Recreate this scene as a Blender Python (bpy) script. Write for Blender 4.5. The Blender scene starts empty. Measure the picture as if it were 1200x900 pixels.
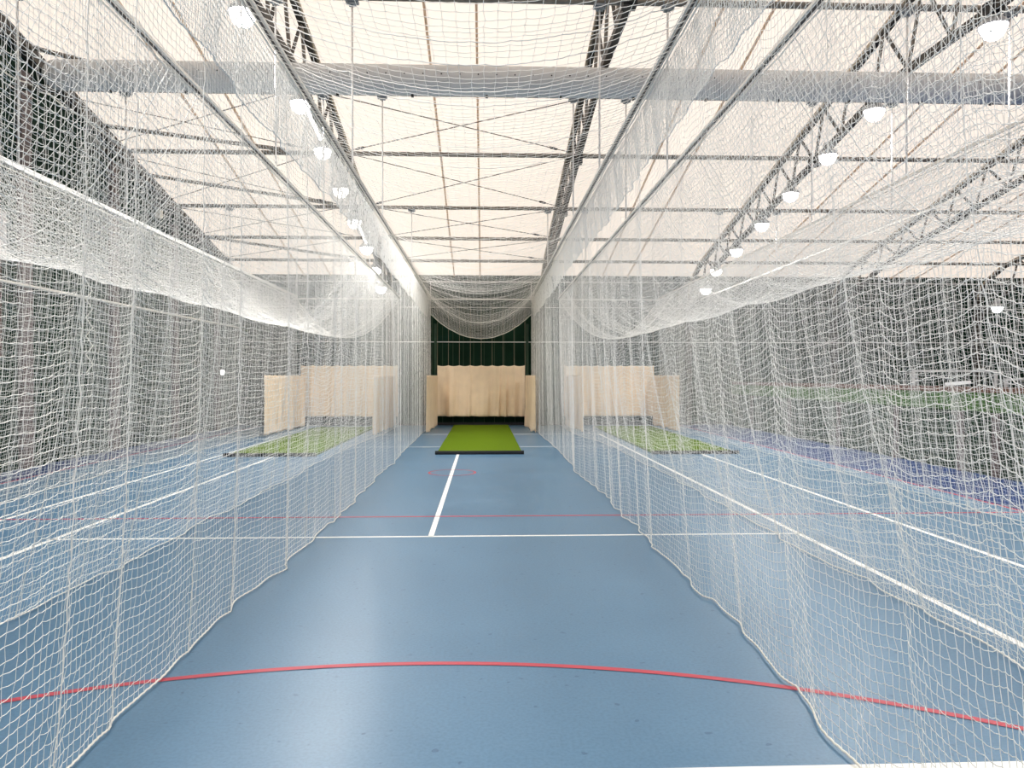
import bpy, bmesh, math, random
import numpy as np
from mathutils import Vector

rng = np.random.default_rng(7)
random.seed(7)
S = bpy.context.scene
C = S.collection

# ------------------------------------------------------------------ materials
def mat(name, col, rough=0.6, metal=0.0, spec=0.5, noise=None, bump=0.0, bscale=40):
    m = bpy.data.materials.new(name)
    m.use_nodes = True
    nt = m.node_tree
    b = nt.nodes['Principled BSDF']
    b.inputs['Base Color'].default_value = (*col, 1)
    b.inputs['Roughness'].default_value = rough
    b.inputs['Metallic'].default_value = metal
    b.inputs['Specular IOR Level'].default_value = spec
    if noise or bump:
        tc = nt.nodes.new('ShaderNodeTexCoord')
        nz = nt.nodes.new('ShaderNodeTexNoise')
        nz.inputs['Scale'].default_value = noise[0] if noise else bscale
        nz.inputs['Detail'].default_value = 4
        nt.links.new(tc.outputs['Object'], nz.inputs['Vector'])
        if noise:
            rp = nt.nodes.new('ShaderNodeValToRGB')
            k = noise[1]
            rp.color_ramp.elements[0].position = 0.3
            rp.color_ramp.elements[1].position = 0.7
            rp.color_ramp.elements[0].color = (*[c * (1 - k) for c in col], 1)
            rp.color_ramp.elements[1].color = (*[min(1, c * (1 + k)) for c in col], 1)
            nt.links.new(nz.outputs['Fac'], rp.inputs['Fac'])
            nt.links.new(rp.outputs['Color'], b.inputs['Base Color'])
        if bump:
            bp = nt.nodes.new('ShaderNodeBump')
            bp.inputs['Strength'].default_value = bump
            bp.inputs['Distance'].default_value = 0.01
            nt.links.new(nz.outputs['Fac'], bp.inputs['Height'])
            nt.links.new(bp.outputs['Normal'], b.inputs['Normal'])
    return m

def emis(name, col, s):
    m = bpy.data.materials.new(name)
    m.use_nodes = True
    b = m.node_tree.nodes['Principled BSDF']
    b.inputs['Base Color'].default_value = (*col, 1)
    b.inputs['Emission Color'].default_value = (*col, 1)
    b.inputs['Emission Strength'].default_value = s
    return m

def floor_mat(name, c0, c1):
    m = bpy.data.materials.new(name)
    m.use_nodes = True
    nt = m.node_tree
    b = nt.nodes['Principled BSDF']
    tc = nt.nodes.new('ShaderNodeTexCoord')
    n1 = nt.nodes.new('ShaderNodeTexNoise'); n1.inputs['Scale'].default_value = 0.9; n1.inputs['Detail'].default_value = 8; n1.inputs['Roughness'].default_value = 0.62
    n2 = nt.nodes.new('ShaderNodeTexNoise'); n2.inputs['Scale'].default_value = 55; n2.inputs['Detail'].default_value = 3
    r1 = nt.nodes.new('ShaderNodeValToRGB')
    r1.color_ramp.elements[0].position = 0.3; r1.color_ramp.elements[0].color = (*c0, 1)
    r1.color_ramp.elements[1].position = 0.72; r1.color_ramp.elements[1].color = (*c1, 1)
    mx = nt.nodes.new('ShaderNodeMixRGB'); mx.blend_type = 'MULTIPLY'; mx.inputs['Fac'].default_value = 1.0
    r2 = nt.nodes.new('ShaderNodeValToRGB')
    r2.color_ramp.elements[0].position = 0.25; r2.color_ramp.elements[0].color = (0.8, 0.8, 0.8, 1)
    r2.color_ramp.elements[1].position = 0.6; r2.color_ramp.elements[1].color = (1, 1, 1, 1)
    # scattered small dark scuffs
    vo = nt.nodes.new('ShaderNodeTexNoise'); vo.inputs['Scale'].default_value = 16; vo.inputs['Detail'].default_value = 1
    r3 = nt.nodes.new('ShaderNodeValToRGB')
    r3.color_ramp.elements[0].position = 0.24; r3.color_ramp.elements[0].color = (0.6, 0.66, 0.72, 1)
    r3.color_ramp.elements[1].position = 0.29; r3.color_ramp.elements[1].color = (1, 1, 1, 1)
    m2 = nt.nodes.new('ShaderNodeMixRGB'); m2.blend_type = 'MULTIPLY'; m2.inputs['Fac'].default_value = 1.0
    for n in (n1, n2, vo): nt.links.new(tc.outputs['Object'], n.inputs['Vector'])
    nt.links.new(n1.outputs['Fac'], r1.inputs['Fac'])
    nt.links.new(n2.outputs['Fac'], r2.inputs['Fac'])
    nt.links.new(vo.outputs['Fac'], r3.inputs['Fac'])
    nt.links.new(r1.outputs['Color'], mx.inputs['Color1']); nt.links.new(r2.outputs['Color'], mx.inputs['Color2'])
    nt.links.new(mx.outputs['Color'], m2.inputs['Color1']); nt.links.new(r3.outputs['Color'], m2.inputs['Color2'])
    nt.links.new(m2.outputs['Color'], b.inputs['Base Color'])
    rr = nt.nodes.new('ShaderNodeMapRange')
    rr.inputs['To Min'].default_value = 0.27; rr.inputs['To Max'].default_value = 0.40
    nt.links.new(n1.outputs['Fac'], rr.inputs['Value']); nt.links.new(rr.outputs['Result'], b.inputs['Roughness'])
    b.inputs['Specular IOR Level'].default_value = 0.4
    return m

def ribbed_mat(name, base, line, axis, pitch, frac):
    """dark windbreak cloth with narrow pale seams every PITCH metres"""
    m = bpy.data.materials.new(name)
    m.use_nodes = True
    nt = m.node_tree
    b = nt.nodes['Principled BSDF']
    b.inputs['Roughness'].default_value = 0.85
    b.inputs['Specular IOR Level'].default_value = 0.1
    tc = nt.nodes.new('ShaderNodeTexCoord')
    sp = nt.nodes.new('ShaderNodeSeparateXYZ')
    nt.links.new(tc.outputs['Object'], sp.inputs[0])
    d = nt.nodes.new('ShaderNodeMath'); d.operation = 'DIVIDE'; d.inputs[1].default_value = pitch
    nt.links.new(sp.outputs[axis], d.inputs[0])
    fr = nt.nodes.new('ShaderNodeMath'); fr.operation = 'FRACT'; nt.links.new(d.outputs[0], fr.inputs[0])
    lt = nt.nodes.new('ShaderNodeMath'); lt.operation = 'LESS_THAN'; lt.inputs[1].default_value = frac
    nt.links.new(fr.outputs[0], lt.inputs[0])
    nz = nt.nodes.new('ShaderNodeTexNoise'); nz.inputs['Scale'].default_value = 1.3; nz.inputs['Detail'].default_value = 5
    nt.links.new(tc.outputs['Object'], nz.inputs['Vector'])
    rp = nt.nodes.new('ShaderNodeValToRGB')
    e = rp.color_ramp.elements
    e[0].position = 0.3; e[0].color = (*[c * 0.6 for c in base], 1)
    e[1].position = 0.62; e[1].color = (*base, 1)
    k = e.new(0.78); k.color = (base[0] * 1.1, base[1] * 1.3, base[2] * 2.2, 1)
    nt.links.new(nz.outputs['Fac'], rp.inputs['Fac'])
    mx = nt.nodes.new('ShaderNodeMixRGB'); mx.inputs['Color2'].default_value = (*line, 1)
    nt.links.new(lt.outputs[0], mx.inputs['Fac']); nt.links.new(rp.outputs['Color'], mx.inputs['Color1'])
    nt.links.new(mx.outputs['Color'], b.inputs['Base Color'])
    return m

def membrane_mat(name='cream_membrane', df=(0.9, 0.83, 0.765, 1), tr=(0.92, 0.815, 0.725, 1)):
    m = bpy.data.materials.new(name)
    m.use_nodes = True
    nt = m.node_tree
    for n in list(nt.nodes): nt.nodes.remove(n)
    o = nt.nodes.new('ShaderNodeOutputMaterial')
    d = nt.nodes.new('ShaderNodeBsdfDiffuse'); t = nt.nodes.new('ShaderNodeBsdfTranslucent')
    d.inputs['Color'].default_value = df
    t.inputs['Color'].default_value = tr
    mx = nt.nodes.new('ShaderNodeMixShader'); mx.inputs[0].default_value = 0.5
    nt.links.new(d.outputs[0], mx.inputs[1]); nt.links.new(t.outputs[0], mx.inputs[2])
    nt.links.new(mx.outputs[0], o.inputs[0])
    return m

def cloth_mat(name, col):
    m = mat(name, col, 0.9, spec=0.1, noise=(3.0, 0.06))
    return m

M = dict(
    floor=floor_mat('blue_sports_floor', (0.083, 0.190, 0.315), (0.108, 0.226, 0.36)),
    runoff=floor_mat('dark_blue_border_floor', (0.010, 0.036, 0.15), (0.016, 0.055, 0.20)),
    white_paint=mat('white_line_paint', (0.86, 0.86, 0.84), 0.5),
    red_paint=mat('red_line_paint', (0.46, 0.055, 0.085), 0.5),
    membrane=membrane_mat(),
    seam=membrane_mat('tan_seam_tape', (0.78, 0.66, 0.53, 1), (0.80, 0.67, 0.54, 1)),
    cordtan=mat('tan_cord', (0.30, 0.25, 0.18), 0.8),
    wall=ribbed_mat('dark_green_wall_cloth', (0.008, 0.030, 0.017), (0.055, 0.075, 0.05), 'X', 0.37, 0.05),
    wall_side=ribbed_mat('dark_green_side_cloth', (0.014, 0.034, 0.022), (0.09, 0.10, 0.08), 'Y', 0.8, 0.05),
    plain=mat('pale_back_wall', (0.6, 0.6, 0.58), 0.8),
    post=mat('pinkish_grey_post', (0.12, 0.092, 0.09), 0.7),
    steel=mat('dark_bronze_steel', (0.032, 0.026, 0.019), 0.55, noise=(5, 0.35)),
    steel_pale=mat('cream_flange_steel', (0.42, 0.35, 0.26), 0.55),
    purlin=mat('grey_brown_purlin', (0.20, 0.175, 0.145), 0.5, noise=(6, 0.25)),
    wire=mat('dark_wire', (0.12, 0.10, 0.09), 0.5),
    black=mat('black_metal', (0.012, 0.012, 0.014), 0.5),
    rod=mat('white_painted_rod', (0.78, 0.76, 0.74), 0.45),
    rail=mat('cream_rail', (0.88, 0.84, 0.78), 0.45),
    white_rail=mat('white_rail', (0.85, 0.84, 0.81), 0.45),
    slot=mat('dark_rail_slot', (0.03, 0.03, 0.035), 0.5),
    galv=mat('galvanised_clamp', (0.22, 0.25, 0.28), 0.4, metal=0.4),
    net=mat('white_nylon_twine', (0.88, 0.875, 0.85), 0.7, spec=0.3),
    cord=mat('white_hem_cord', (0.82, 0.80, 0.74), 0.7),
    duct=mat('pale_grey_duct_fabric', (0.60, 0.60, 0.60), 0.75, noise=(2, 0.04)),
    curtain=cloth_mat('cream_canvas', (0.90, 0.725, 0.535)),
    turf=mat('green_batting_turf', (0.10, 0.17, 0.004), 0.95, spec=0.1, noise=(90, 0.18), bump=0.6, bscale=90),
    mat_edge=mat('black_mat_edge', (0.008, 0.009, 0.011), 0.7),
    lamp_glass=emis('lit_lamp_diffuser', (1.0, 0.98, 0.95), 14),
    lamp_body=mat('grey_lamp_body', (0.45, 0.45, 0.46), 0.5),
    tube_light=emis('lit_tube', (1.0, 0.98, 0.95), 7),
    div=mat('dark_green_divider', (0.016, 0.040, 0.022), 0.85, noise=(2, 0.3)),
    div_band=mat('bright_green_band', (0.055, 0.13, 0.03), 0.85, noise=(2, 0.25)),
    brown=mat('brown_top_rail', (0.12, 0.055, 0.035), 0.7),
    goal=mat('white_goal_tube', (0.86, 0.86, 0.86), 0.4),
    board=mat('dark_reddish_board', (0.09, 0.055, 0.05), 0.8, noise=(2, 0.3)),
    board_pale=mat('pale_board', (0.50, 0.47, 0.47), 0.8),
    red=mat('red_patch', (0.55, 0.09, 0.07), 0.7),
    cream_box=mat('cream_box', (0.75, 0.70, 0.6), 0.6),
)

# ------------------------------------------------------------------ mesh helpers
class MB:
    """collects shapes (boxes, tubes, lathes, sheets) for ONE mesh object"""
    def __init__(s): s.v = []; s.f = []; s.mi = []; s.n = 0
    def add(s, v, f, mi=0):
        v = np.asarray(v, float).reshape(-1, 3)
        s.v.append(v)
        s.f += [tuple(int(i) + s.n for i in q) for q in f]
        s.mi += [mi] * len(f)
        s.n += len(v)
        return s
    def box(s, lo, hi, mi=0):
        x0, y0, z0 = lo; x1, y1, z1 = hi
        v = [(x0,y0,z0),(x1,y0,z0),(x1,y1,z0),(x0,y1,z0),(x0,y0,z1),(x1,y0,z1),(x1,y1,z1),(x0,y1,z1)]
        f = [(0,3,2,1),(4,5,6,7),(0,1,5,4),(1,2,6,5),(2,3,7,6),(3,0,4,7)]
        return s.add(v, f, mi)
    def tube(s, pts, r, n=8, mi=0, cap=True):
        P = np.asarray(pts, float)
        t = np.gradient(P, axis=0)
        t /= np.linalg.norm(t, axis=1)[:, None] + 1e-12
        m = np.abs(t).max(axis=0); ref = np.eye(3)[int(np.argmin(m))]
        a = np.cross(t, ref); a /= np.linalg.norm(a, axis=1)[:, None] + 1e-12
        b = np.cross(t, a)
        rr = np.broadcast_to(np.asarray(r, float), (len(P),))
        th = np.arange(n) * 2 * math.pi / n + math.pi / n
        V = P[:, None, :] + rr[:, None, None] * (np.cos(th)[None, :, None] * a[:, None, :] + np.sin(th)[None, :, None] * b[:, None, :])
        f = []
        for i in range(len(P) - 1):
            for k in range(n):
                k2 = (k + 1) % n
                f.append((i * n + k, i * n + k2, (i + 1) * n + k2, (i + 1) * n + k))
        if cap:
            f.append(tuple(range(n - 1, -1, -1))); f.append(tuple((len(P) - 1) * n + k for k in range(n)))
        return s.add(V.reshape(-1, 3), f, mi)
    def bar(s, p, q, w, h, mi=0):
        """rectangular bar from p to q, W across and H in height"""
        p = Vector(p); q = Vector(q); d = (q - p).normalized()
        up = Vector((0, 0, 1)) if abs(d.z) < 0.95 else Vector((1, 0, 0))
        a = d.cross(up).normalized() * w / 2; b = a.cross(d).normalized() * h / 2
        v = [p - a - b, p + a - b, p + a + b, p - a + b, q - a - b, q + a - b, q + a + b, q - a + b]
        return s.add([tuple(x) for x in v], [(0,1,2,3),(7,6,5,4),(0,4,5,1),(1,5,6,2),(2,6,7,3),(3,7,4,0)], mi)
    def lathe(s, prof, n=20, c=(0, 0, 0), mi=0):
        th = np.arange(n) * 2 * math.pi / n
        V = []
        for r, z in prof:
            V += [(c[0] + r * math.cos(t), c[1] + r * math.sin(t), c[2] + z) for t in th]
        f = []
        for i in range(len(prof) - 1):
            for k in range(n):
                k2 = (k + 1) % n
                f.append((i * n + k, i * n + k2, (i + 1) * n + k2, (i + 1) * n + k))
        f.append(tuple(range(n - 1, -1, -1))); f.append(tuple((len(prof) - 1) * n + k for k in range(n)))
        return s.add(V, f, mi)
    def build(s, name, mats, parent=None, loc=None, smooth=False):
        me = bpy.data.meshes.new(name)
        V = np.concatenate(s.v) if s.v else np.zeros((0, 3))
        if parent is not None: V = V - np.array(parent.location)
        if loc is not None: V = V - np.array(loc)
        me.from_pydata(V.tolist(), [], s.f)
        for m in (mats if isinstance(mats, (list, tuple)) else [mats]): me.materials.append(m)
        if len(set(s.mi)) > 1: me.polygons.foreach_set('material_index', s.mi)
        if smooth: me.polygons.foreach_set('use_smooth', [True] * len(me.polygons))
        me.update()
        o = bpy.data.objects.new(name, me)
        C.objects.link(o)
        if loc is not None: o.location = loc
        if parent is not None: o.parent = parent
        return o

def tag(o, label, cat, group=None):
    o['label'] = label; o['category'] = cat
    if group: o['group'] = group
    return o
def thing(name, label, cat, loc=(0, 0, 0), group=None):
    o = bpy.data.objects.new(name, None); C.objects.link(o); o.location = loc; o.empty_display_size = 0.2
    return tag(o, label, cat, group)
def struct(o): o['kind'] = 'structure'; return o

ORD = ['', 'second ', 'third ', 'fourth ', 'fifth ', 'sixth ', 'seventh ', 'eighth ']

# ------------------------------------------------------------------ hall dimensions (metres; x across, y away from the viewer, z up)
YF = 26.6                      # far wall
XL, XR = -8.75, 24.0           # gable wall on the left, far end of the next court on the right
def roof(y): return 5.32 + 0.22 * (26.5 - y)
def lower(y):                  # bottom chord of the trusses
    if y < 13.2: return 7.06
    if y < 22: return 7.06 - 0.178 * (y - 13.2)
    return 5.49 - 0.178 * (y - 22) - 0.045 * (y - 22) ** 2
def rail_z(y): return 4.76 - 0.0105 * y

# ------------------------------------------------------------------ setting
fl = MB()
fl.add([(-7.85,-12,0),(6.98,-12,0),(6.98,YF,0),(-7.85,YF,0)], [(0,1,2,3)], 0)
fl.add([(XL,-12,0),(-7.85,-12,0),(-7.85,YF,0),(XL,YF,0)], [(0,1,2,3)], 1)
fl.add([(6.98,-12,0),(XR,-12,0),(XR,YF,0),(6.98,YF,0)], [(0,1,2,3)], 1)
floor = struct(fl.build('floor', [M['floor'], M['runoff']]))
def line(name, m, x0, y0, x1, y1, w=0.055):
    dx, dy = x1 - x0, y1 - y0; L = math.hypot(dx, dy); nx, ny = -dy / L * w / 2, dx / L * w / 2
    lo, hi = 0.0, 0.0025
    v = [(x0+nx,y0+ny,lo),(x0-nx,y0-ny,lo),(x1-nx,y1-ny,lo),(x1+nx,y1+ny,lo)]
    v += [(a, b, hi) for a, b, _ in v]
    f = [(0,1,2,3),(7,6,5,4),(0,4,5,1),(1,5,6,2),(2,6,7,3),(3,7,4,0)]
    return MB().add(v, [q[::-1] for q in f]).build(name, m, floor)
for a in [(-0.58, 8.12, -0.58, 16.62), (-4.64, 2.5, -4.55, 22.45), (-5.88, 2.5, -5.80, 22.45), (3.5, 2.5, 3.5, 22.45), (4.98, 2.5, 4.86, 22.45)]:
    line('white_line', M['white_paint'], *a, w=0.06)
for a in [(-4.68, 8.12, 3.53, 8.12, .045), (-4.6, 18.45, 3.5, 18.45, .05), (-4.6, 22.42, 3.5, 22.42, .05), (-1.5, 3.235, 5.0, 3.235, .06)]:
    line('white_line', M['white_paint'], *a[:4], w=a[4])
line('red_line', M['red_paint'], -7.8, 9.28, 6.95, 9.28, .045)
line('red_line', M['red_paint'], -7.86, 2, -7.86, YF - .1, .05)
line('red_line', M['red_paint'], 6.98, 2, 6.98, YF - .1, .05)
def arc(name, cx, cy, r, a0, a1, w, n=64):
    m = MB(); v = []; f = []
    for i in range(n + 1):
        a = a0 + (a1 - a0) * i / n
        for rr in (r - w / 2, r + w / 2): v.append((cx + rr * math.sin(a), cy + rr * math.cos(a), 0.003))
        if i: f.append((2*i-2, 2*i, 2*i+1, 2*i-1))
    return m.add(v, f).build(name, M['red_paint'], floor)
line('white_line', M['white_paint'], -.63, 3.17, -.63, 3.31, .055)
arc('red_line', -0.42, -0.98, 5.5, -0.95, 0.95, .05)
arc('red_line', -0.575, 13.5, 0.42, 0, 2 * math.pi, .035)

struct(MB().box((XL, YF, 0), (XR, YF + .25, 5.36)).build('wall_far', M['wall']))
struct(MB().box((XL, YF - .03, 0), (XR, YF - .002, .10)).build('baseboard_far', M['black']))
# gable wall on the left: its top follows the roof slope
ys = [-12, 0, YF]
gz = [roof(0) - 12 * .22, roof(0), roof(YF)]
g = MB(); v = []
for x in (XL - .25, XL):
    for y, z in zip(ys, gz): v += [(x, y, 0), (x, y, z)]
f = []
for s, b in ((0, 0), (1, 6)):
    for i in range(2):
        q = (b+2*i, b+2*i+1, b+2*i+3, b+2*i+2); f.append(q if s == 0 else q[::-1])
g.add(v, f)
wl = struct(g.build('wall_left', M['wall_side']))
for y in (14.45, 17.85, 21.3, 24.6):
    MB().box((XL, y - .16, 0), (XL + .10, y + .16, roof(y) - .45)).build('post', M['post'], wl)
MB().tube([(XL + .13, 9, 3.46), (XL + .13, YF - .1, 3.46)], .03, 8).build('rail', M['rail'], wl)
g = MB(); v = []
for x in (XR, XR + .25):
    for y, z in zip(ys, gz): v += [(x, y, 0), (x, y, z)]
g.add(v, [q if k else q[::-1] for k, b in ((0, 0), (1, 6)) for q in [(b, b+1, b+3, b+2), (b+2, b+3, b+5, b+4)]])
struct(g.build('wall_right', M['wall_side']))
struct(MB().box((XL, -12.25, 0), (XR, -12, gz[0])).build('wall_back', M['plain']))
# stretched roof membrane, very slightly sagging between the trusses
TX = [-8.55, -3.25, 2.06, 7.35, 12.65, 17.95, 23.25]
xs = np.linspace(XL - .2, XR + .2, 90); yy = np.concatenate([np.linspace(YF + .3, 0, 30), [-12.3]])
v = []; f = []
for y in yy:
    for x in xs:
        k = ((x + 3.25) / 5.3) % 1.0
        z = (roof(y) if y >= 0 else roof(0) + y * .22) + .12 - .06 * (4 * k * (1 - k))
        v.append((x, y, z))
nx = len(xs)
for j in range(len(yy) - 1):
    for i in range(nx - 1): f.append((j*nx+i, j*nx+i+1, (j+1)*nx+i+1, (j+1)*nx+i))
ceil = struct(MB().add(v, f).build('ceiling', M['membrane'], smooth=True))
for b in range(-1, 5):
    for off in (2.2, 3.12):
        x = -3.25 + 5.3 * b + off
        if x < XL or x > XR: continue
        MB().bar((x, 5, roof(5) + .03), (x, YF, roof(YF) + .03), .045, .03).build('seam', M['seam'], ceil)

# ------------------------------------------------------------------ roof steel
def truss(x, label):
    t = thing('roof_truss', label, 'roof truss', (x, 26.35, 0), 'roof trusses')
    Y = list(np.arange(5, 25.6, .5)) + [25.9]
    up = [(x, y, roof(y) - .12) for y in Y if y < 25.3] + [(x, 25.7, 5.22), (x, 26.1, 4.95), (x, 26.38, 4.4)]
    m = MB()
    for k in range(len(up) - 1):
        m.bar(up[k], up[k+1], .10, .13, 0)
        a, b = up[k], up[k+1]
        fx = .06 if x < 0 else -.06
        m.bar((a[0]+fx, a[1], a[2]+.03), (b[0]+fx, b[1], b[2]+.03), .03, .07, 1)
    m.build('top_chord', [M['steel'], M['steel_pale']], t)
    lo = [(x, y, lower(y)) for y in np.arange(5, 25.6, .4)] + [(x, 26.0, 4.1), (x, 26.35, 3.6)]
    m = MB()
    for k in range(len(lo) - 1): m.bar(lo[k], lo[k+1], .11, .12, 0)
    m.build('bottom_chord', M['steel'], t)
    MB().box((x - .09, 26.3, 0), (x + .09, 26.5, 4.9)).build('column', M['steel'], t)
    n = 0; y = 5.4; step = 0.78
    while y + step < 25.3:
        if n % 2 == 0: a, b = (x, y, lower(y)), (x, y + step, roof(y + step) - .12)
        else: a, b = (x, y, roof(y) - .12), (x, y + step * .55, lower(y + step * .55))
        MB().tube([a, b], .033, 6).build('brace', M['purlin'] if n % 2 else M['steel'], t)
        y += step if n % 2 == 0 else step * .55
        n += 1
    for y in np.arange(7.6, 24, 2.9):
        MB().box((x - .10, y - .1, lower(y) - .09), (x + .10, y + .1, lower(y) + .09)).build('splice_plate', M['black'], t)
    return t
TL = ['dark lattice roof truss over the left edge of the middle batting lane',
      'dark lattice roof truss just right of the middle lane, seen almost end on',
      'dark lattice roof truss above the right batting lane, carrying a row of lamps',
      'second lattice roof truss to the right, beyond the right lane',
      'outermost lattice roof truss, at the right edge over the neighbouring court']
for x, l in zip(TX[1:6], TL): truss(x, l)
m = MB()
for k in range(22):
    y0 = 5 + k; y1 = min(26.5, y0 + 1); 
    m.bar((-8.6, y0, roof(y0) - .1), (-8.6, y1, roof(y1) - .1), .16, .24)
tag(m.build('gable_rafter', M['steel'], loc=(-8.6, 26, 0)), 'dark sloping rafter along the top of the left gable wall', 'rafter')

ROWS = [(10.7, 7.15), (13.85, 6.98), (16.4, 6.62), (19.4, 6.13), (21.6, 5.74), (23.7, 5.42)]
PL = ['thick horizontal roof purlin at the top edge of the view, in front of the duct',
      'horizontal purlin hidden along the underside of the air duct',
      'grey brown purlin, first one beyond the air duct', 'grey brown purlin, second one beyond the air duct',
      'grey brown purlin, second from the far wall', 'grey brown purlin nearest the far wall']
for (y, z), l in zip(ROWS, PL):
    o = MB().tube([(-8.6, y, z), (XR - .1, y, z)], .048, 10).build('roof_purlin', M['purlin'], loc=(0, y, z), smooth=True)
    tag(o, l, 'purlin', 'horizontal roof purlins')
# sloping struts in the end bay by the gable
for (ya, za, yb, zb, xb), l in zip([(14.2, 7.9, 14.6, 7.3, -5.6), (16.95, 7.35, 16.45, 6.7, -4.35), (19.4, 6.9, 19.35, 6.2, -3.9), (23.3, 6.05, 23.6, 5.5, -4.3)],
                             ['sloping strut in the left roof bay, half behind the air duct', 'sloping strut in the left roof bay, meeting the first purlin beyond the duct',
                              'sloping strut in the left roof bay, meeting the second purlin beyond the duct', 'lowest sloping strut in the left roof bay, near the far corner']):
    o = MB().tube([(-8.55, ya, za), (xb, yb, zb)], .045, 8).build('roof_strut', M['purlin'], loc=(-8.55, ya, za), smooth=True)
    tag(o, l, 'strut', 'sloping struts by the gable')
# crossed bracing wires between purlins
IV = ['crossed pair next to the duct', 'second crossed pair beyond the duct', 'third crossed pair beyond the duct', 'crossed pair nearest the far wall']
for bay, xa, xb in (('left', -8.4, -3.75), ('middle', -3.05, 1.9)):
    for i in range(1, 5):
        (ya, za), (yb, zb) = ROWS[i], ROWS[i+1]
        for sgn in (0, 1):
            p, q = ((xa, ya + .1, za), (xb, yb - .1, zb)) if sgn else ((xa, yb - .1, zb), (xb, ya + .1, za))
            p = (p[0], p[1], p[2] + .05 * sgn); q = (q[0], q[1], q[2] + .05 * sgn)
            t = thing('bracing_wire', 'dark wire %s rightwards in the %s roof bay, %s' % ('falling' if sgn else 'rising', bay, IV[i-1]), 'wire', p, 'crossed bracing wires')
            MB().tube([p, q], .010, 5).build('wire', M['wire'], t)
            P, Q = Vector(p), Vector(q); d = Q - P
            k = .92 if sgn else .08
            MB().tube([tuple(P + d * (k - .02)), tuple(P + d * (k - .012)), tuple(P + d * (k + .012)), tuple(P + d * (k + .02))], [.012, .028, .028, .012], 6).build('turnbuckle', M['black'], t)

# ------------------------------------------------------------------ air duct
DY, DZ, DR = 12.62, 6.74, .245
t = thing('air_duct', 'long pale grey fabric air duct running across under the roof', 'air duct', (0, DY, DZ))
def xtube(m, x0, x1, r, n=32, seg=1):
    th = np.arange(n) * 2 * math.pi / n; v = []; f = []
    X = np.linspace(x0, x1, seg + 1)
    for i, x in enumerate(X):
        for a in th: v.append((x, DY + r * math.cos(a), DZ + r * math.sin(a)))
        if i:
            for k in range(n):
                k2 = (k + 1) % n; f.append(((i-1)*n+k, (i-1)*n+k2, i*n+k2, i*n+k))
    return m.add(v, f)
xtube(MB(), -7.0, 23.5, DR).build('duct_tube', M['duct'], t, smooth=True)
m = MB(); v = []; f = []; n = 32
for i in range(8):
    a = i / 7 * math.pi / 2; r = DR * math.cos(a) + 1e-4; x = -7.0 - .28 * math.sin(a)
    for k in range(n):
        b = k * 2 * math.pi / n; v.append((x, DY + r * math.cos(b), DZ + r * math.sin(b)))
    if i:
        for k in range(n): k2 = (k+1) % n; f.append(((i-1)*n+k, i*n+k, i*n+k2, (i-1)*n+k2))
m.add(v, f).build('end_cap', M['duct'], t, smooth=True)
m = MB()
for x in np.arange(-6.8, 23, .305):
    a = math.radians(176)
    c = (x, DY + DR * math.cos(a), DZ + DR * math.sin(a))
    m.tube([(x, c[1] - .004, c[2]), (x, c[1] + .01, c[2])], .012, 8)
m.build('air_hole', M['black'], t)['kind'] = 'stuff'
m = MB()
for x in np.arange(-6.2, 23, 1.25):
    m.box((x - .02, DY - .03, DZ - DR - .035), (x + .02, DY + .03, DZ - DR + .01))
m.build('hook', M['black'], t)['kind'] = 'stuff'

# ------------------------------------------------------------------ net tracks, hangers, end bars
RX = [(-6.52, 'left edge of the left batting lane'), (-2.95, 'right edge of the left batting lane'), (-1.87, 'left edge of the middle batting lane'),
      (1.67, 'right edge of the middle batting lane'), (2.66, 'left edge of the right batting lane'), (6.2, 'right edge of the right batting lane'),
      (7.74, 'passage beyond the right batting lane')]
SH = ['left lane\'s left edge', 'left lane\'s right edge', 'middle lane\'s left edge', 'middle lane\'s right edge', 'right lane\'s left edge', 'right lane\'s right edge', 'outer right passage']
YN0, YN1 = 0.3, 26.2
for i, (x, l) in enumerate(RX):
    t = thing('net_track', '%s overhead track for the nets along the %s' % ('white' if i == 0 else 'cream', l), 'net track', (x, YN1, rail_z(YN1)), 'overhead net tracks')
    k = .03 if i == 0 else 0
    m = MB(); m.bar((x, YN0, rail_z(YN0) + .02 + k / 2), (x, YN1, rail_z(YN1) + .02 + k / 2), .03 + k, .04 + k)
    m.build('track', M['white_rail'] if i in (0,) else M['rail'], t)
    if i in (1, 2, 3, 4):
        MB().bar((x + (.04 if x < 0 else -.04), YN0, rail_z(YN0) + .015), (x + (.04 if x < 0 else -.04), YN1, rail_z(YN1) + .015), .02, .03).build('side_flange', M['rail'], t)
        sx = .022 if x < 0 else -.022
        MB().bar((x + sx, YN0, rail_z(YN0) - .012), (x + sx, YN1, rail_z(YN1) - .012), .014, .018).build('slot', M['slot'], t)
    for j, r in enumerate((0, 1, 3)):
        y, z = ROWS[r]; y += (0, -.0, .0)[j]
        h = thing('hanger_rod', 'white hanger rod from %s to the track at the %s' % (('the nearest purlin', 'beneath the duct', 'a far purlin')[j], SH[i]), 'hanger rod', (x, y, rail_z(y)), 'rods holding the net tracks')
        MB().tube([(x, y, rail_z(y) + (.076 if i == 0 else .043)), (x, y, z - .05)], .014, 8).build('rod', M['rod'], h, smooth=True)
        m = MB(); m.box((x - .09, y - .07, z - .085), (x + .09, y + .07, z - .055)); m.box((x - .05, y - .05, z - .12), (x + .05, y + .05, z - .085))
        for s in (-.07, .07): m.tube([(x + s, y - .05, z - .13), (x + s, y - .05, z + .02)], .01, 6)
        m.build('clamp', M['galv'], h)
LANES = [(-6.52, -2.95, 'left'), (-1.87, 1.67, 'middle'), (2.66, 6.2, 'right')]
ZW = 5.08; YW = YN1 + .03
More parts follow.
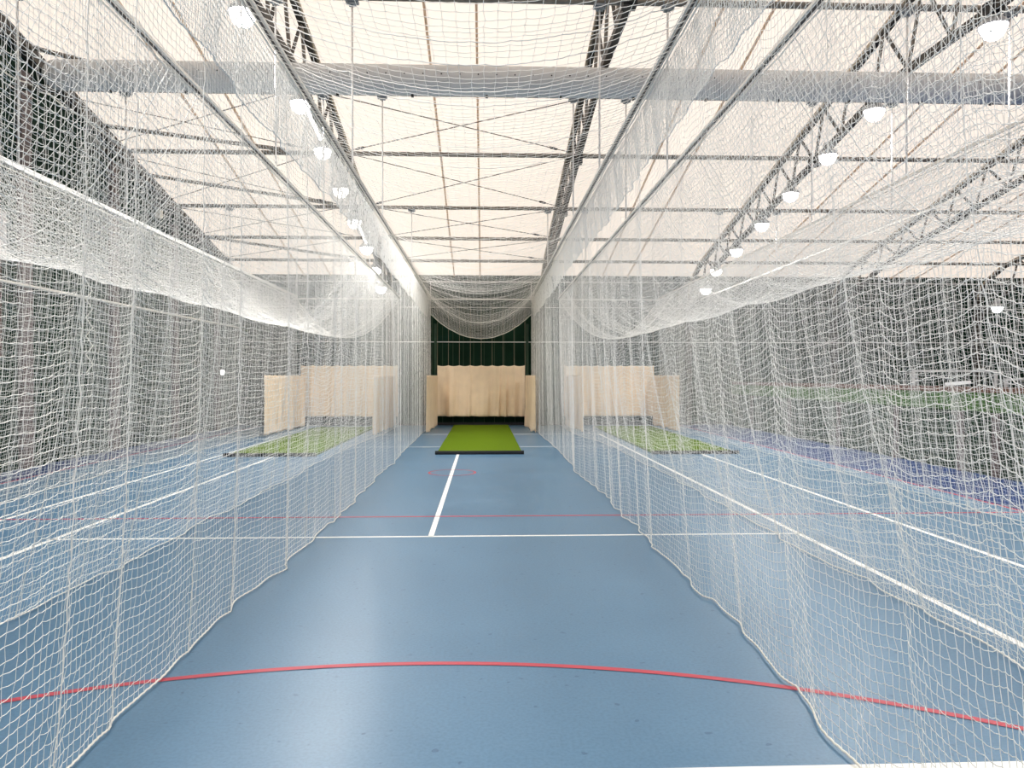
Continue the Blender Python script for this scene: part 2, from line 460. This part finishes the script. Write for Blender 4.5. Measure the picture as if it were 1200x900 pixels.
for xa, xb, l in LANES:
    y = YN1 + .03; z = rail_z(YN1) - .02
    t = thing('end_bar', 'white bar closing the far end of the %s batting lane, below the roof' % l, 'bar', ((xa + xb) / 2, y, z), 'white end bars')
    MB().tube([(xa - .05, y, z), (xb + .05, y, z)], .024, 8).build('bar', M['white_rail'], t, smooth=True)
    for x in (xa, xb): MB().tube([(x, y, z + .02), (x, y, ZW - .015)], .010, 6).build('drop_rod', M['rod'], t)
for z, l, r in ((ZW, 'white wire stretched along the far wall just below the roof edge', .016), (4.18, 'white wire along the far wall behind the net ends', .010), (2.96, 'white wire along the dark far wall above the cream curtains', .016)):
    o = MB().tube([(XL, YW, z), (XR, YW, z)], r, 6).build('tension_wire', M['rod'], loc=(0, YW, z))
    tag(o, l, 'wire', 'white wires on the far wall')

# ------------------------------------------------------------------ nets (real twine, 100 mm mesh)
def tubes(P, r, ref, sides=3):
    """P[T, N, 3] polylines -> vertex and face arrays of thin prisms"""
    T, N, _ = P.shape
    t = np.gradient(P, axis=1)
    t /= np.linalg.norm(t, axis=2, keepdims=True) + 1e-12
    a = np.cross(t, np.asarray(ref, float)); a /= np.linalg.norm(a, axis=2, keepdims=True) + 1e-12
    b = np.cross(t, a)
    r = np.broadcast_to(np.asarray(r, float), (T,))[:, None, None]
    V = np.stack([P + r * (math.cos(q) * a + math.sin(q) * b) for q in np.arange(sides) * 2 * math.pi / sides], axis=2)
    idx = np.arange(T * N * sides).reshape(T, N, sides)
    F = np.stack([idx[:, :-1, :], np.roll(idx, -1, axis=2)[:, :-1, :], np.roll(idx, -1, axis=2)[:, 1:, :], idx[:, 1:, :]], axis=-1)
    return V.reshape(-1, 3), F.reshape(-1, 4)
def npmesh(name, parts, m, parent):
    V = []; F = []; n = 0
    for v, f in parts: V.append(v); F.append(f + n); n += len(v)
    V = np.concatenate(V) - np.array(parent.location); F = np.concatenate(F)
    me = bpy.data.meshes.new(name)
    me.vertices.add(len(V)); me.vertices.foreach_set('co', V.astype(np.float32).ravel())
    me.loops.add(F.size); me.loops.foreach_set('vertex_index', F.astype(np.int32).ravel())
    me.polygons.add(len(F)); me.polygons.foreach_set('loop_start', np.arange(0, F.size, 4, dtype=np.int32))
    me.update(calc_edges=True); me.validate()
    me.materials.append(m)
    o = bpy.data.objects.new(name, me); C.objects.link(o); o.parent = parent
    return o
def mids(P, axis, sag):
    """put a slightly drooping middle point between neighbouring knots"""
    A = np.take(P, range(P.shape[axis] - 1), axis); B = np.take(P, range(1, P.shape[axis]), axis)
    Mi = (A + B) / 2; Mi[..., 2] -= sag
    sh = list(P.shape); sh[axis] = 2 * P.shape[axis] - 1
    out = np.empty(sh)
    sl = [slice(None)] * 3; sl[axis] = slice(0, None, 2); out[tuple(sl)] = P
    sl[axis] = slice(1, None, 2); out[tuple(sl)] = Mi
    return out
def smooth_noise(x, wl, r):
    k = np.arange(math.floor(x.min() / wl) - 1, math.ceil(x.max() / wl) + 3)
    v = r.uniform(-1, 1, len(k)); u = x / wl - k[0]; i = np.floor(u).astype(int); fr = u - i; fr = fr * fr * (3 - 2 * fr)
    return v[i] * (1 - fr) + v[i + 1] * fr
TW = 0.0019          # side nets: 50 mm mesh
RW = 0.0029          # roof nets: 100 mm mesh, thicker twine
def hooks(yc, gap, r):
    """positions along the track where the net is clipped on, and the slack (0 at a clip, 1 half-way) in between"""
    k = [yc[0]]
    while k[-1] < yc[-1] + gap * 2: k.append(k[-1] + gap * r.uniform(.6, 1.4))
    k = np.array(k); i = np.searchsorted(k, yc, side='right') - 1
    t = (yc - k[i]) / (k[i + 1] - k[i]); gl = (k[i + 1] - k[i]) / gap
    j = np.unique(np.clip(np.searchsorted(yc, k), 0, len(yc) - 1))
    return 4 * t * (1 - t) * gl, j
def side_net(x, label, seed, bottom=0.0, y0=YN0, y1=YN1 - .02, full=1.25, fold=.07, sag=.07, lean=.22, gap=1.3, thick_p=.75, drag=.38):
    r = np.random.default_rng(seed)
    s = np.arange(0, (y1 - y0) * full, .052)
    yc = y0 + s / s[-1] * (y1 - y0)
    slack, hk = hooks(yc, gap, r)
    # cloth gathers at the clips and spreads half-way between them
    w = .55 + .6 * np.clip(slack, 0, 1.3) + .22 * smooth_noise(s, .3, r)
    w = 1 + (w - 1) * (1 - .6 * np.clip((s / s[-1] - .3) / .4, 0, 1))
    yc = np.cumsum(np.clip(w, .2, 2)); yc = y0 + (yc - yc[0]) / (yc[-1] - yc[0]) * (y1 - y0)
    calm = 1 - .65 * np.clip((yc - 9) / 9, 0, 1)
    fd = .6 * smooth_noise(s, .55, r) + .4 * smooth_noise(s, .25, r) + .5 * (1 - slack)
    fd = fd * calm
    big = smooth_noise(yc, 1.9, r)
    NR = 91
    v = np.linspace(0, 1, NR)[:, None]
    ln = smooth_noise(yc, 2.2, r)[None, :] * lean
    zt = np.array([rail_z(y) for y in yc])[None, :] - .04
    row = r.normal(0, .003, (NR, 1))
    fade = np.minimum(1, v * 20) * (1 - v ** 5)
    mod = 1 + .35 * smooth_noise(yc, 2.5, r)
    drop = -sag * (slack * mod)[None, :] * fade + row * (v > 0) * (v < 1) - .02 * smooth_noise(s, .22, r)[None, :] * fade
    Z = zt * (1 - v) + .016 * v + drop
    Z = np.maximum(Z, .016)
    vb = np.clip((v - .25) / .75, 0, 1)
    pull = bottom * (1 - np.clip((yc - 17) / 5, 0, 1) ** 2 * .9)[None, :]
    X = x + pull * vb ** 1.4 + (fold * (.15 + .85 * v) * fd[None, :]) + .05 * (big * np.clip((24 - yc) / 3, .2, 1))[None, :] * v
    Y = yc[None, :] + ln * v ** 1.3 - drag * v ** 2.5 * (1 - .7 * np.clip((yc - 8) / 12, 0, 1))[None, :]
    P = np.stack([np.broadcast_to(X, (NR, len(s))), Y, Z], axis=-1).copy()
    P += r.normal(0, 1, P.shape) * np.array([.003, .0022, .0026]) * (v > 0)[..., None] * (v < 1)[..., None]
    P[..., 1] = np.minimum(P[..., 1], y1)
    t = thing('side_net', label, 'cricket net', (x, (y0 + y1) / 2, 0), 'hanging side nets')
    rad = np.full(len(s), TW * .74); th = hk[r.random(len(hk)) < thick_p]; rad[th] = TW * 2.1
    vert = tubes(np.swapaxes(P, 0, 1), rad, (1, .3, 0))
    hor = tubes(mids(P[1:-1], 1, .0045), TW, (.2, 0, 1))
    npmesh('net_mesh', [vert, hor], M['net'], t)
    hem = mids(P[-1:], 1, -.004); npmesh('hem_cord', [tubes(hem, .0062, (0.1, 0, 1), 5)], M['cord'], t)
    npmesh('top_rope', [tubes(P[:1] - np.array([0, 0, .012]), .009, (.1, 0, 1), 5)], M['cord'], t)
    return t
SN = [(-6.52, 'white net hanging along the far left side of the left batting lane', -.18, dict(full=1.15, sag=.05, y0=6)),
      (-2.95, 'white net along the right side of the left lane, its hem pulled outwards', -.36, dict(full=1.1, sag=.045, y0=2.5, gap=.9)),
      (-1.87, 'white net on the left side of the middle lane, hem trailing on blue floor', 0.02, dict(full=1.08, sag=.04, y0=1.3, gap=.8)),
      (1.67, 'white net on the right side of the middle lane, hem trailing on blue floor', 0.04, dict(full=1.15, sag=.08, lean=.3, gap=.9, thick_p=.25, y0=1.3)),
      (2.66, 'white net on the left side of the right lane, its hem pulled outwards', .55, dict(full=1.15, sag=.10, y0=2.3)),
      (6.2, 'white net on the far right side of the right batting lane', .2, dict(full=1.2, sag=.17, fold=.09, gap=1.6, y0=5.5))]
for k, (x, l, b, kw) in enumerate(SN): side_net(x, l, 100 + k, b, **kw)

def roof_net(xa, xb, l, seed, sag_fn, label, flap=0.0, edge_fn=lambda y: 0.0):
    r = np.random.default_rng(seed)
    y0, y1 = 1.5, YN1 - .03
    s = np.arange(0, (y1 - y0) * 1.06, .1)
    w = 1 + .3 * smooth_noise(s, .6, r); yc = np.cumsum(w); yc = y0 + (yc - yc[0]) / (yc[-1] - yc[0]) * (y1 - y0)
    sg0 = np.array([sag_fn(y) for y in yc]); sg = sg0 + .035 * smooth_noise(yc, 1.3, r) + .02 * smooth_noise(yc, .45, r)
    L = (xb - xa) + 8 * np.median(sg) ** 2 / (3 * (xb - xa))
    nc = int(L / .1) + 1
    # even arc-length spacing over the parabola
    u = np.linspace(-1, 1, 400); z = 1 - u ** 2
    ds = np.hypot(np.diff(u) * (xb - xa) / 2, np.diff(z) * np.median(sg)); cum = np.concatenate([[0], np.cumsum(ds)]); cum /= cum[-1]
    uu = np.interp(np.linspace(0, 1, nc), cum, u)
    X = (xa + xb) / 2 + uu[None, :] * (xb - xa) / 2 + np.zeros((len(yc), 1))
    zr = np.array([rail_z(y) for y in yc])[:, None] - .02
    ed = np.array([edge_fn(y) for y in yc])[:, None]
    Z = zr - ed - (sg[:, None] - ed) * (1 - np.abs(uu[None, :]) ** 2.0)
    Y = yc[:, None] + .10 * smooth_noise(yc, 2.0, r)[:, None] * (1 - uu[None, :] ** 2) + np.zeros((1, nc))
    P = np.stack([X, Y, Z], axis=-1)
    inner = (np.abs(uu) < .999)[None, :, None]
    P += r.normal(0, .0045, P.shape) * inner
    P[..., 1] = np.minimum(P[..., 1], y1)
    t = thing('roof_net', label, 'cricket net', ((xa + xb) / 2, (y0 + y1) / 2, 4.5), 'sagging roof nets')
    rad = np.full(len(yc), RW); rad[r.random(len(yc)) < .09] = RW * 2.0; rad[yc > y1 - 2.5] *= 1.25
    across = tubes(mids(P, 1, .004), rad, (0, 1, .1))
    along = tubes(mids(np.swapaxes(P, 0, 1), 1, .006), RW * .85, (1, .1, .3))
    npmesh('net_mesh', [across, along], M['net'], t)
    npmesh('hem_cord', [tubes(P[-1:], .012, (0, 1, .1), 5)], M['cord'], t)
    if flap:
        for sx, x in ((-1, xa), (1, xb)):
            s2 = np.arange(0, (y1 - y0) * 2.2, .05)
            w = 1 + .5 * smooth_noise(s2, .4, r); ya = np.cumsum(w); ya = y0 + (ya - ya[0]) / (ya[-1] - ya[0]) * (y1 - y0)
            NR = 14; v = np.linspace(0, 1, NR)[:, None]
            fl = flap * (1 + .08 * smooth_noise(ya, 3.5, r))
            Zf = np.array([rail_z(y) for y in ya])[None, :] - .02 - fl[None, :] * v
            Xf = x + sx * (.05 + .06 * v) + .035 * (v ** .5) * smooth_noise(s2, .5, r)[None, :]
            Pf = np.stack([Xf, ya[None, :] + np.zeros((NR, 1)), Zf], axis=-1) + r.normal(0, .003, (NR, len(s2), 3))
            Pf[..., 1] = np.minimum(Pf[..., 1], y1)
            npmesh('net_skirt', [tubes(Pf[-1:], .007, (.2, 0, 1)), tubes(np.swapaxes(Pf, 0, 1), TW * 1.6, (1, .3, 0)), tubes(Pf, TW * 1.6, (.2, 0, 1))], M['net'], t)
def sag_mid(y): return .36 + .004 * max(0, y - 6) + .95 * max(0.0, (y - 20.5) / 5.7) ** 1.6
def sag_side(y): return 1.72 - .01 * (y - 5) - .10 * max(0, (y - 22) / 4)
roof_net(-6.52, -2.95, 'left', 201, sag_side, 'white roof net sagging deeply over the left batting lane')
roof_net(-1.87, 1.67, 'middle', 202, sag_mid, 'white roof net over the middle lane, drooping in a curve at its far end', flap=.6,
         edge_fn=lambda y: .55 * max(0.0, (y - 24.2) / 2.0) ** 1.5)
roof_net(2.66, 6.2, 'right', 203, sag_side, 'white roof net sagging deeply over the right batting lane')

zz = [(-6.42 + .0 * k, 12.35 + (.09 if k % 2 else -.09) + .02 * math.sin(k * 3), 3.3 - .15 * k) for k in range(11)]
o = MB().tube(zz, .011, 6).build('loose_cord', M['cord'], loc=(-6.42, 12.35, 3.3), smooth=True)
tag(o, 'loose white cord hanging in a zigzag on the far left net', 'cord')

# ------------------------------------------------------------------ batting mats
for (x0, x1, y0, y1), l in zip([(-5.62, -3.68, 16.3, 25.4), (-1.06, .87, 16.62, 26.15), (3.8, 5.72, 16.5, 25.4)], ['left', 'middle', 'right']):
    t = thing('batting_mat', 'green turf batting mat with a black front edge in the %s lane' % l, 'mat', ((x0 + x1) / 2, (y0 + y1) / 2, 0), 'green batting mats')
    m = MB(); nxx, nyy = 16, 60; v = []; f = []
    for j in range(nyy + 1):
        for i in range(nxx + 1):
            x = x0 + .012 + (x1 - x0 - .024) * i / nxx; y = y0 + .03 + (y1 - y0 - .03) * j / nyy
            v.append((x, y, .045 + .004 * math.sin(y * 2.1 + x) + .003 * math.sin(x * 5 + y * .7)))
            if i and j: k = j*(nxx+1)+i; f.append((k-nxx-2, k-nxx-1, k, k-1))
    b = len(v)
    ring = [(x0 + .012, y0 + .03), (x1 - .012, y0 + .03), (x1 - .012, y1), (x0 + .012, y1)]
    m.add(v, f)
    m.box((x0 + .012, y0 + .03, .0), (x1 - .012, y1, .036))
    m.build('turf', M['turf'], t, smooth=False)
    m = MB()
    prof = [(y0, 0), (y0 - .006, .04), (y0, .075), (y0 + .02, .084), (y0 + .05, .078), (y0 + .05, .0)]
    v = [(x, a, c) for x in (x0 - .03, x1 + .03) for a, c in prof]; n = len(prof)
    f = [(k, (k+1) % n, n + (k+1) % n, n + k) for k in range(n)] + [tuple(range(n))[::-1], tuple(range(n, 2*n))]
    m.add(v, f).build('black_edge', M['mat_edge'], t)

# ------------------------------------------------------------------ cream canvas curtains
def sheet(p0, p1, zb, zt, seed, folds, amp, eyelets, scal=.03, bottom_wave=.01, flare=0.0):
    """hanging canvas from p0 to p1 (plan points), folds grow towards the bottom"""
    r = np.random.default_rng(seed)
    p0 = np.array(p0); p1 = np.array(p1); d = p1 - p0; L = np.linalg.norm(d); d /= L; nrm = np.array([-d[1], d[0]])
    nu, nv = max(40, int(L * 45)), 30
    u = np.linspace(0, 1, nu); v = np.linspace(0, 1, nv)
    fo = smooth_noise(u * L, L / folds, r) + .5 * smooth_noise(u * L, L / folds / 2.3, r)
    diag = r.uniform(-.25, .25)
    V = []; F = []
    for j in range(nv):
        sh = u * L + diag * v[j] * .6
        fo = np.abs(smooth_noise(np.clip(sh, 0, None), L / folds, np.random.default_rng(seed + 1))) * 1.6 - .5 + .45 * smooth_noise(np.clip(sh, 0, None), L / folds / 2.3, np.random.default_rng(seed + 2))
        e = np.abs(((u * eyelets) % 1) - .5) * 2          # 1 at an eyelet
        top = zt - scal * (1 - e ** 2)
        bot = zb + bottom_wave * smooth_noise(u * L, .3, np.random.default_rng(seed + 3))
        z = top * (1 - v[j]) + bot * v[j]
        off = amp * (.25 + .75 * v[j]) * fo
        along = u * L * (1 + flare * v[j]) - flare * v[j] * L * .5
        for i in range(nu):
            q = p0 + d * along[i] + nrm * off[i]
            V.append((q[0], q[1], z[i]))
            if i and j: k = j*nu+i; F.append((k-nu-1, k-1, k, k-nu))
    return V, F
def curtain_obj(name, args, parent, kw):
    V, F = sheet(*args, **kw)
    o = MB().add(V, F).build(name, M['curtain'], parent, smooth=True)
    md = o.modifiers.new('thickness', 'SOLIDIFY'); md.thickness = .006
    return o
for i, (xa, xb, l) in enumerate([(-6.38, -3.02, 'left'), (-1.63, 1.45, 'middle'), (2.82, 6.03, 'right')]):
    yb = 26.12
    t = thing('back_curtain', 'cream canvas curtain across the far end of the %s batting lane' % l, 'curtain', ((xa + xb) / 2, yb, .33), 'cream canvas back curtains')
    curtain_obj('canvas', ((xa, yb), (xb, yb), .34, 2.14, 300 + i, 12, .15, 8), t, dict(scal=.035))
    for k in range(9):
        x = xa + (xb - xa) * k / 8
        MB().tube([(x, yb, 2.13), (x, YW + .03, 2.95), (x, YW + .05, 4.3)], .006, 5).build('cord', M['cordtan'], t)
for i, (p0, p1, l) in enumerate([((-6.3, 21.6), (-6.16, 26.0), 'left side of the left batting lane'), ((-3.22, 21.9), (-3.08, 26.0), 'right side of the left batting lane'),
                          ((-1.73, 22.75), (-1.60, 26.0), 'left side of the middle batting lane'), ((1.57, 22.65), (1.47, 26.0), 'right side of the middle batting lane'),
                          ((3.06, 22.9), (2.90, 26.0), 'left side of the right batting lane'), ((6.08, 22.9), (5.97, 26.0), 'right side of the right batting lane')]):
    t = thing('side_curtain', 'cream canvas side curtain reaching the floor on the %s' % l, 'curtain', (p0[0], (p0[1] + p1[1]) / 2, 0), 'cream canvas side curtains')
    curtain_obj('canvas', (p0, p1, .035, 1.79, 330 + i, 7, .07, 9), t, dict(scal=.02, bottom_wave=.03))
for x, l in ((-1.70, 'slim dark green post at the left end of the middle back curtain'), (1.53, 'slim dark green post at the right end of the middle back curtain')):
    o = MB().tube([(x, 26.2, 0), (x, 26.2, 3.6)], .05, 10).build('curtain_post', M['div'], loc=(x, 26.2, 0), smooth=True)
    tag(o, l, 'post', 'dark posts beside the middle curtain')

# ------------------------------------------------------------------ lamps
def lamp(x, y, z, label, light=True):
    t = thing('high_bay_lamp', label, 'lamp', (x, y, z), 'round lamps under the trusses')
    MB().lathe([(.03, .30), (.085, .29), (.10, .20), (.09, .13), (.13, .12), (.19, .06), (.205, .02), (.20, .0), (.18, .02)], 24, (x, y, z)).build('housing', M['lamp_body'], t, smooth=True)
    MB().lathe([(.002, -.19), (.07, -.178), (.125, -.14), (.16, -.085), (.178, -.02), (.18, .02)], 24, (x, y, z)).build('diffuser', M['lamp_glass'], t, smooth=True)
    MB().tube([(x, y, z + .29), (x, y, max(lower(y) - .07, z + .33))], .014, 6).build('stem', M['lamp_body'], t)
    return t
LZ = [(10.6, 6.84), (13.9, 6.79), (15.8, 6.5), (17.75, 6.16), (19.6, 5.8), (21.6, 5.45), (23.5, 5.14), (24.6, 4.66)]
POSW = ['nearest', 'second', 'third', 'fourth', 'fifth', 'sixth', 'seventh', 'farthest']
for (y, z), p in zip(LZ, POSW): lamp(-3.38, y, z, 'glowing round lamp under the truss left of the middle lane, %s of that row' % p)
for (y, z), p in zip(LZ, POSW): lamp(7.42, y, z, 'glowing round lamp under the truss above the right lane, %s of that row' % p)
lamp(17.85, 25.2, 4.15, 'small glowing lamp low at the right edge, over the neighbouring court')
for (ya, za, yb, zb), l in zip([(14.2, 6.84, 15.5, 6.64), (19.9, 5.84, 21.4, 5.58)], ['bright tube light between the second and third lamps of the left truss', 'bright tube light between the fifth and sixth lamps of the left truss']):
    t = thing('tube_light', l, 'lamp', (-3.36, ya, za), 'tube lights on the left truss')  # emissive strip under a grey bar, added between lamps of the left truss
    MB().bar((-3.36, ya, za + .05), (-3.36, yb, zb + .05), .09, .05).build('batten', M['lamp_body'], t)
    MB().tube([(-3.36, ya, za), (-3.36, yb, zb)], .035, 10).build('tube', M['tube_light'], t, smooth=True)
for x in (-3.38, 7.42):
    for (y, z) in [(-5, 7), (-1, 7), (2.8, 7), (6.7, 6.9)] + LZ[:7]:  # first four spots per row have no fixture, added to brighten the hall
        L = bpy.data.lights.new('lamp_light', 'SPOT'); L.energy = 450; L.spot_size = math.radians(165); L.spot_blend = .6; L.shadow_soft_size = .18; L.color = (1, .97, .93)
        o = bpy.data.objects.new('lamp_light', L); C.objects.link(o); o.location = (x, y, z - .22); L.energy *= 1 if y < 21 else (.12 if x < 0 else .35)

# ------------------------------------------------------------------ right: low divider screen and the next court's goals
t = thing('divider_screen', 'low dark green divider screen with a brown top rail along the right side', 'screen', (8.9, 17, 0))
MB().box((8.88, 5, .0), (8.92, 26.2, 1.12)).build('panel', M['div'], t)
MB().box((8.872, 5, 1.12), (8.918, 26.2, 1.46)).build('upper_band', M['div_band'], t)
MB().box((8.86, 5, 1.46), (8.94, 26.2, 1.56)).build('top_rail', M['brown'], t)
for y in (9.2, 10.9, 12.5, 13.45, 15.6, 18.2, 21.2, 24.2):
    MB().box((8.82, y - .07, 0), (8.87, y + .07, 1.1)).build('post', M['post'], t)
o = MB().bar((8.9, 13.3, 1.64), (8.9, 13.95, 1.60), .08, .06).build('white_bar', M['goal'], loc=(8.9, 13.6, 1.56))
tag(o, 'short white bar lying on top of the green divider screen', 'bar')
def goal(x0, x1, y, h, label):
    t = thing('goal', label, 'goal', ((x0 + x1) / 2, y, 0), 'white goals on the next court')
    MB().box((x0, y - .04, h - .08), (x1, y + .04, h)).build('crossbar', M['goal'], t)
    for x in (x0, x1 - .08): MB().box((x, y - .04, 0), (x + .08, y + .04, h - .08)).build('goal_post', M['goal'], t)
    MB().tube([(x0, y, h - .2), (x1, y, h - .2)], .012, 6).build('net_bar', M['goal'], t)
    for x in (x0 + .04, x1 - .04): MB().tube([(x, y, h - .05), (x, y + .5, h - .1), (x, y + .7, .02)], .02, 6).build('back_stay', M['goal'], t)
    MB().tube([(x0, y + .7, .03), (x1, y + .7, .03)], .02, 6).build('ground_bar', M['goal'], t)
goal(15.15, 18.2, 25.7, 1.98, 'wide white goal frame beyond the green divider screen on the right')
goal(18.35, 20.6, 25.5, 1.68, 'lower white goal frame at the right edge, beyond the wide goal')

# ------------------------------------------------------------------ things on the gable and far walls
t = thing('wall_board', 'dark reddish board with a pale top and red patches, at the far left of the gable wall', 'board', (XL + .05, 12.4, 3.3))
MB().box((XL, 11.0, 2.1), (XL + .06, 13.75, 3.85)).build('board', M['board'], t)
MB().box((XL, 11.0, 3.85), (XL + .06, 13.9, 4.75)).build('pale_panel', M['board_pale'], t)
for y0, z0, w, h in ((13.25, 3.6, .3, .22), (13.45, 2.5, .2, .3), (13.3, 4.45, .25, .3)):
    MB().box((XL + .06, y0, z0), (XL + .075, y0 + w, z0 + h)).build('red_patch', M['red'], t)
o = MB().box((XL, 20.2, 6.0), (XL + .12, 20.38, 6.2)).build('sensor_box', M['cream_box'], loc=(XL, 20.3, 6.1))
tag(o, 'small cream box high on the left gable wall under the rafter', 'box')
hp = [(-8.45, 12.3, 7.08), (-8.45, 13.36, 7.13), (-8.45, 14.17, 7.2), (-8.45, 14.82, 7.24), (-8.45, 16.05, 7.22), (-8.45, 17.35, 7.17), (-8.45, 18.04, 7.05)]
hc = []
for (a, b) in zip(hp[:-1], hp[1:]):
    for k in range(6):
        f_ = k / 6; hc.append((-8.45, a[1] + (b[1] - a[1]) * f_, a[2] + (b[2] - a[2]) * f_ - .05 * 4 * f_ * (1 - f_)))
o = MB().tube(hc, .016, 6).build('wavy_cord', M['cord'], loc=hc[0], smooth=True)
tag(o, 'white wavy cord strung along the top of the left gable wall', 'cord')
t = thing('exit_light', 'small lit white light on the dark wall left of the left cream curtain', 'light', (-8.7, 24.9, 1.85))
MB().box((-8.75, 24.75, 1.78), (-8.66, 25.15, 1.98)).build('case', M['lamp_body'], t)
MB().box((-8.66, 24.8, 1.81), (-8.645, 25.1, 1.95)).build('lens', M['tube_light'], t)

# ------------------------------------------------------------------ camera, world, view
cam = bpy.data.cameras.new('camera'); co = bpy.data.objects.new('camera', cam); C.objects.link(co)
cam.sensor_fit = 'HORIZONTAL'; cam.sensor_width = 36; cam.lens = 870 / 1200 * 36
co.location = (0, 0, 1.75)
co.rotation_euler = (math.pi / 2 - math.atan(9 / 870), 0, -math.atan(33 / 870))
cam.clip_end = 200
S.camera = co
w = bpy.data.worlds.new('overcast_sky'); S.world = w; w.use_nodes = True
bg = w.node_tree.nodes['Background']; bg.inputs['Color'].default_value = (1, .975, .94, 1); bg.inputs['Strength'].default_value = 1.8
S.view_settings.view_transform = 'Standard'; S.view_settings.look = 'None'
S.view_settings.exposure = 0.25; S.view_settings.gamma = 1.0; S.view_settings.use_curve_mapping = False
S.cycles.max_bounces = 8; S.cycles.diffuse_bounces = 4; S.cycles.transparent_max_bounces = 8
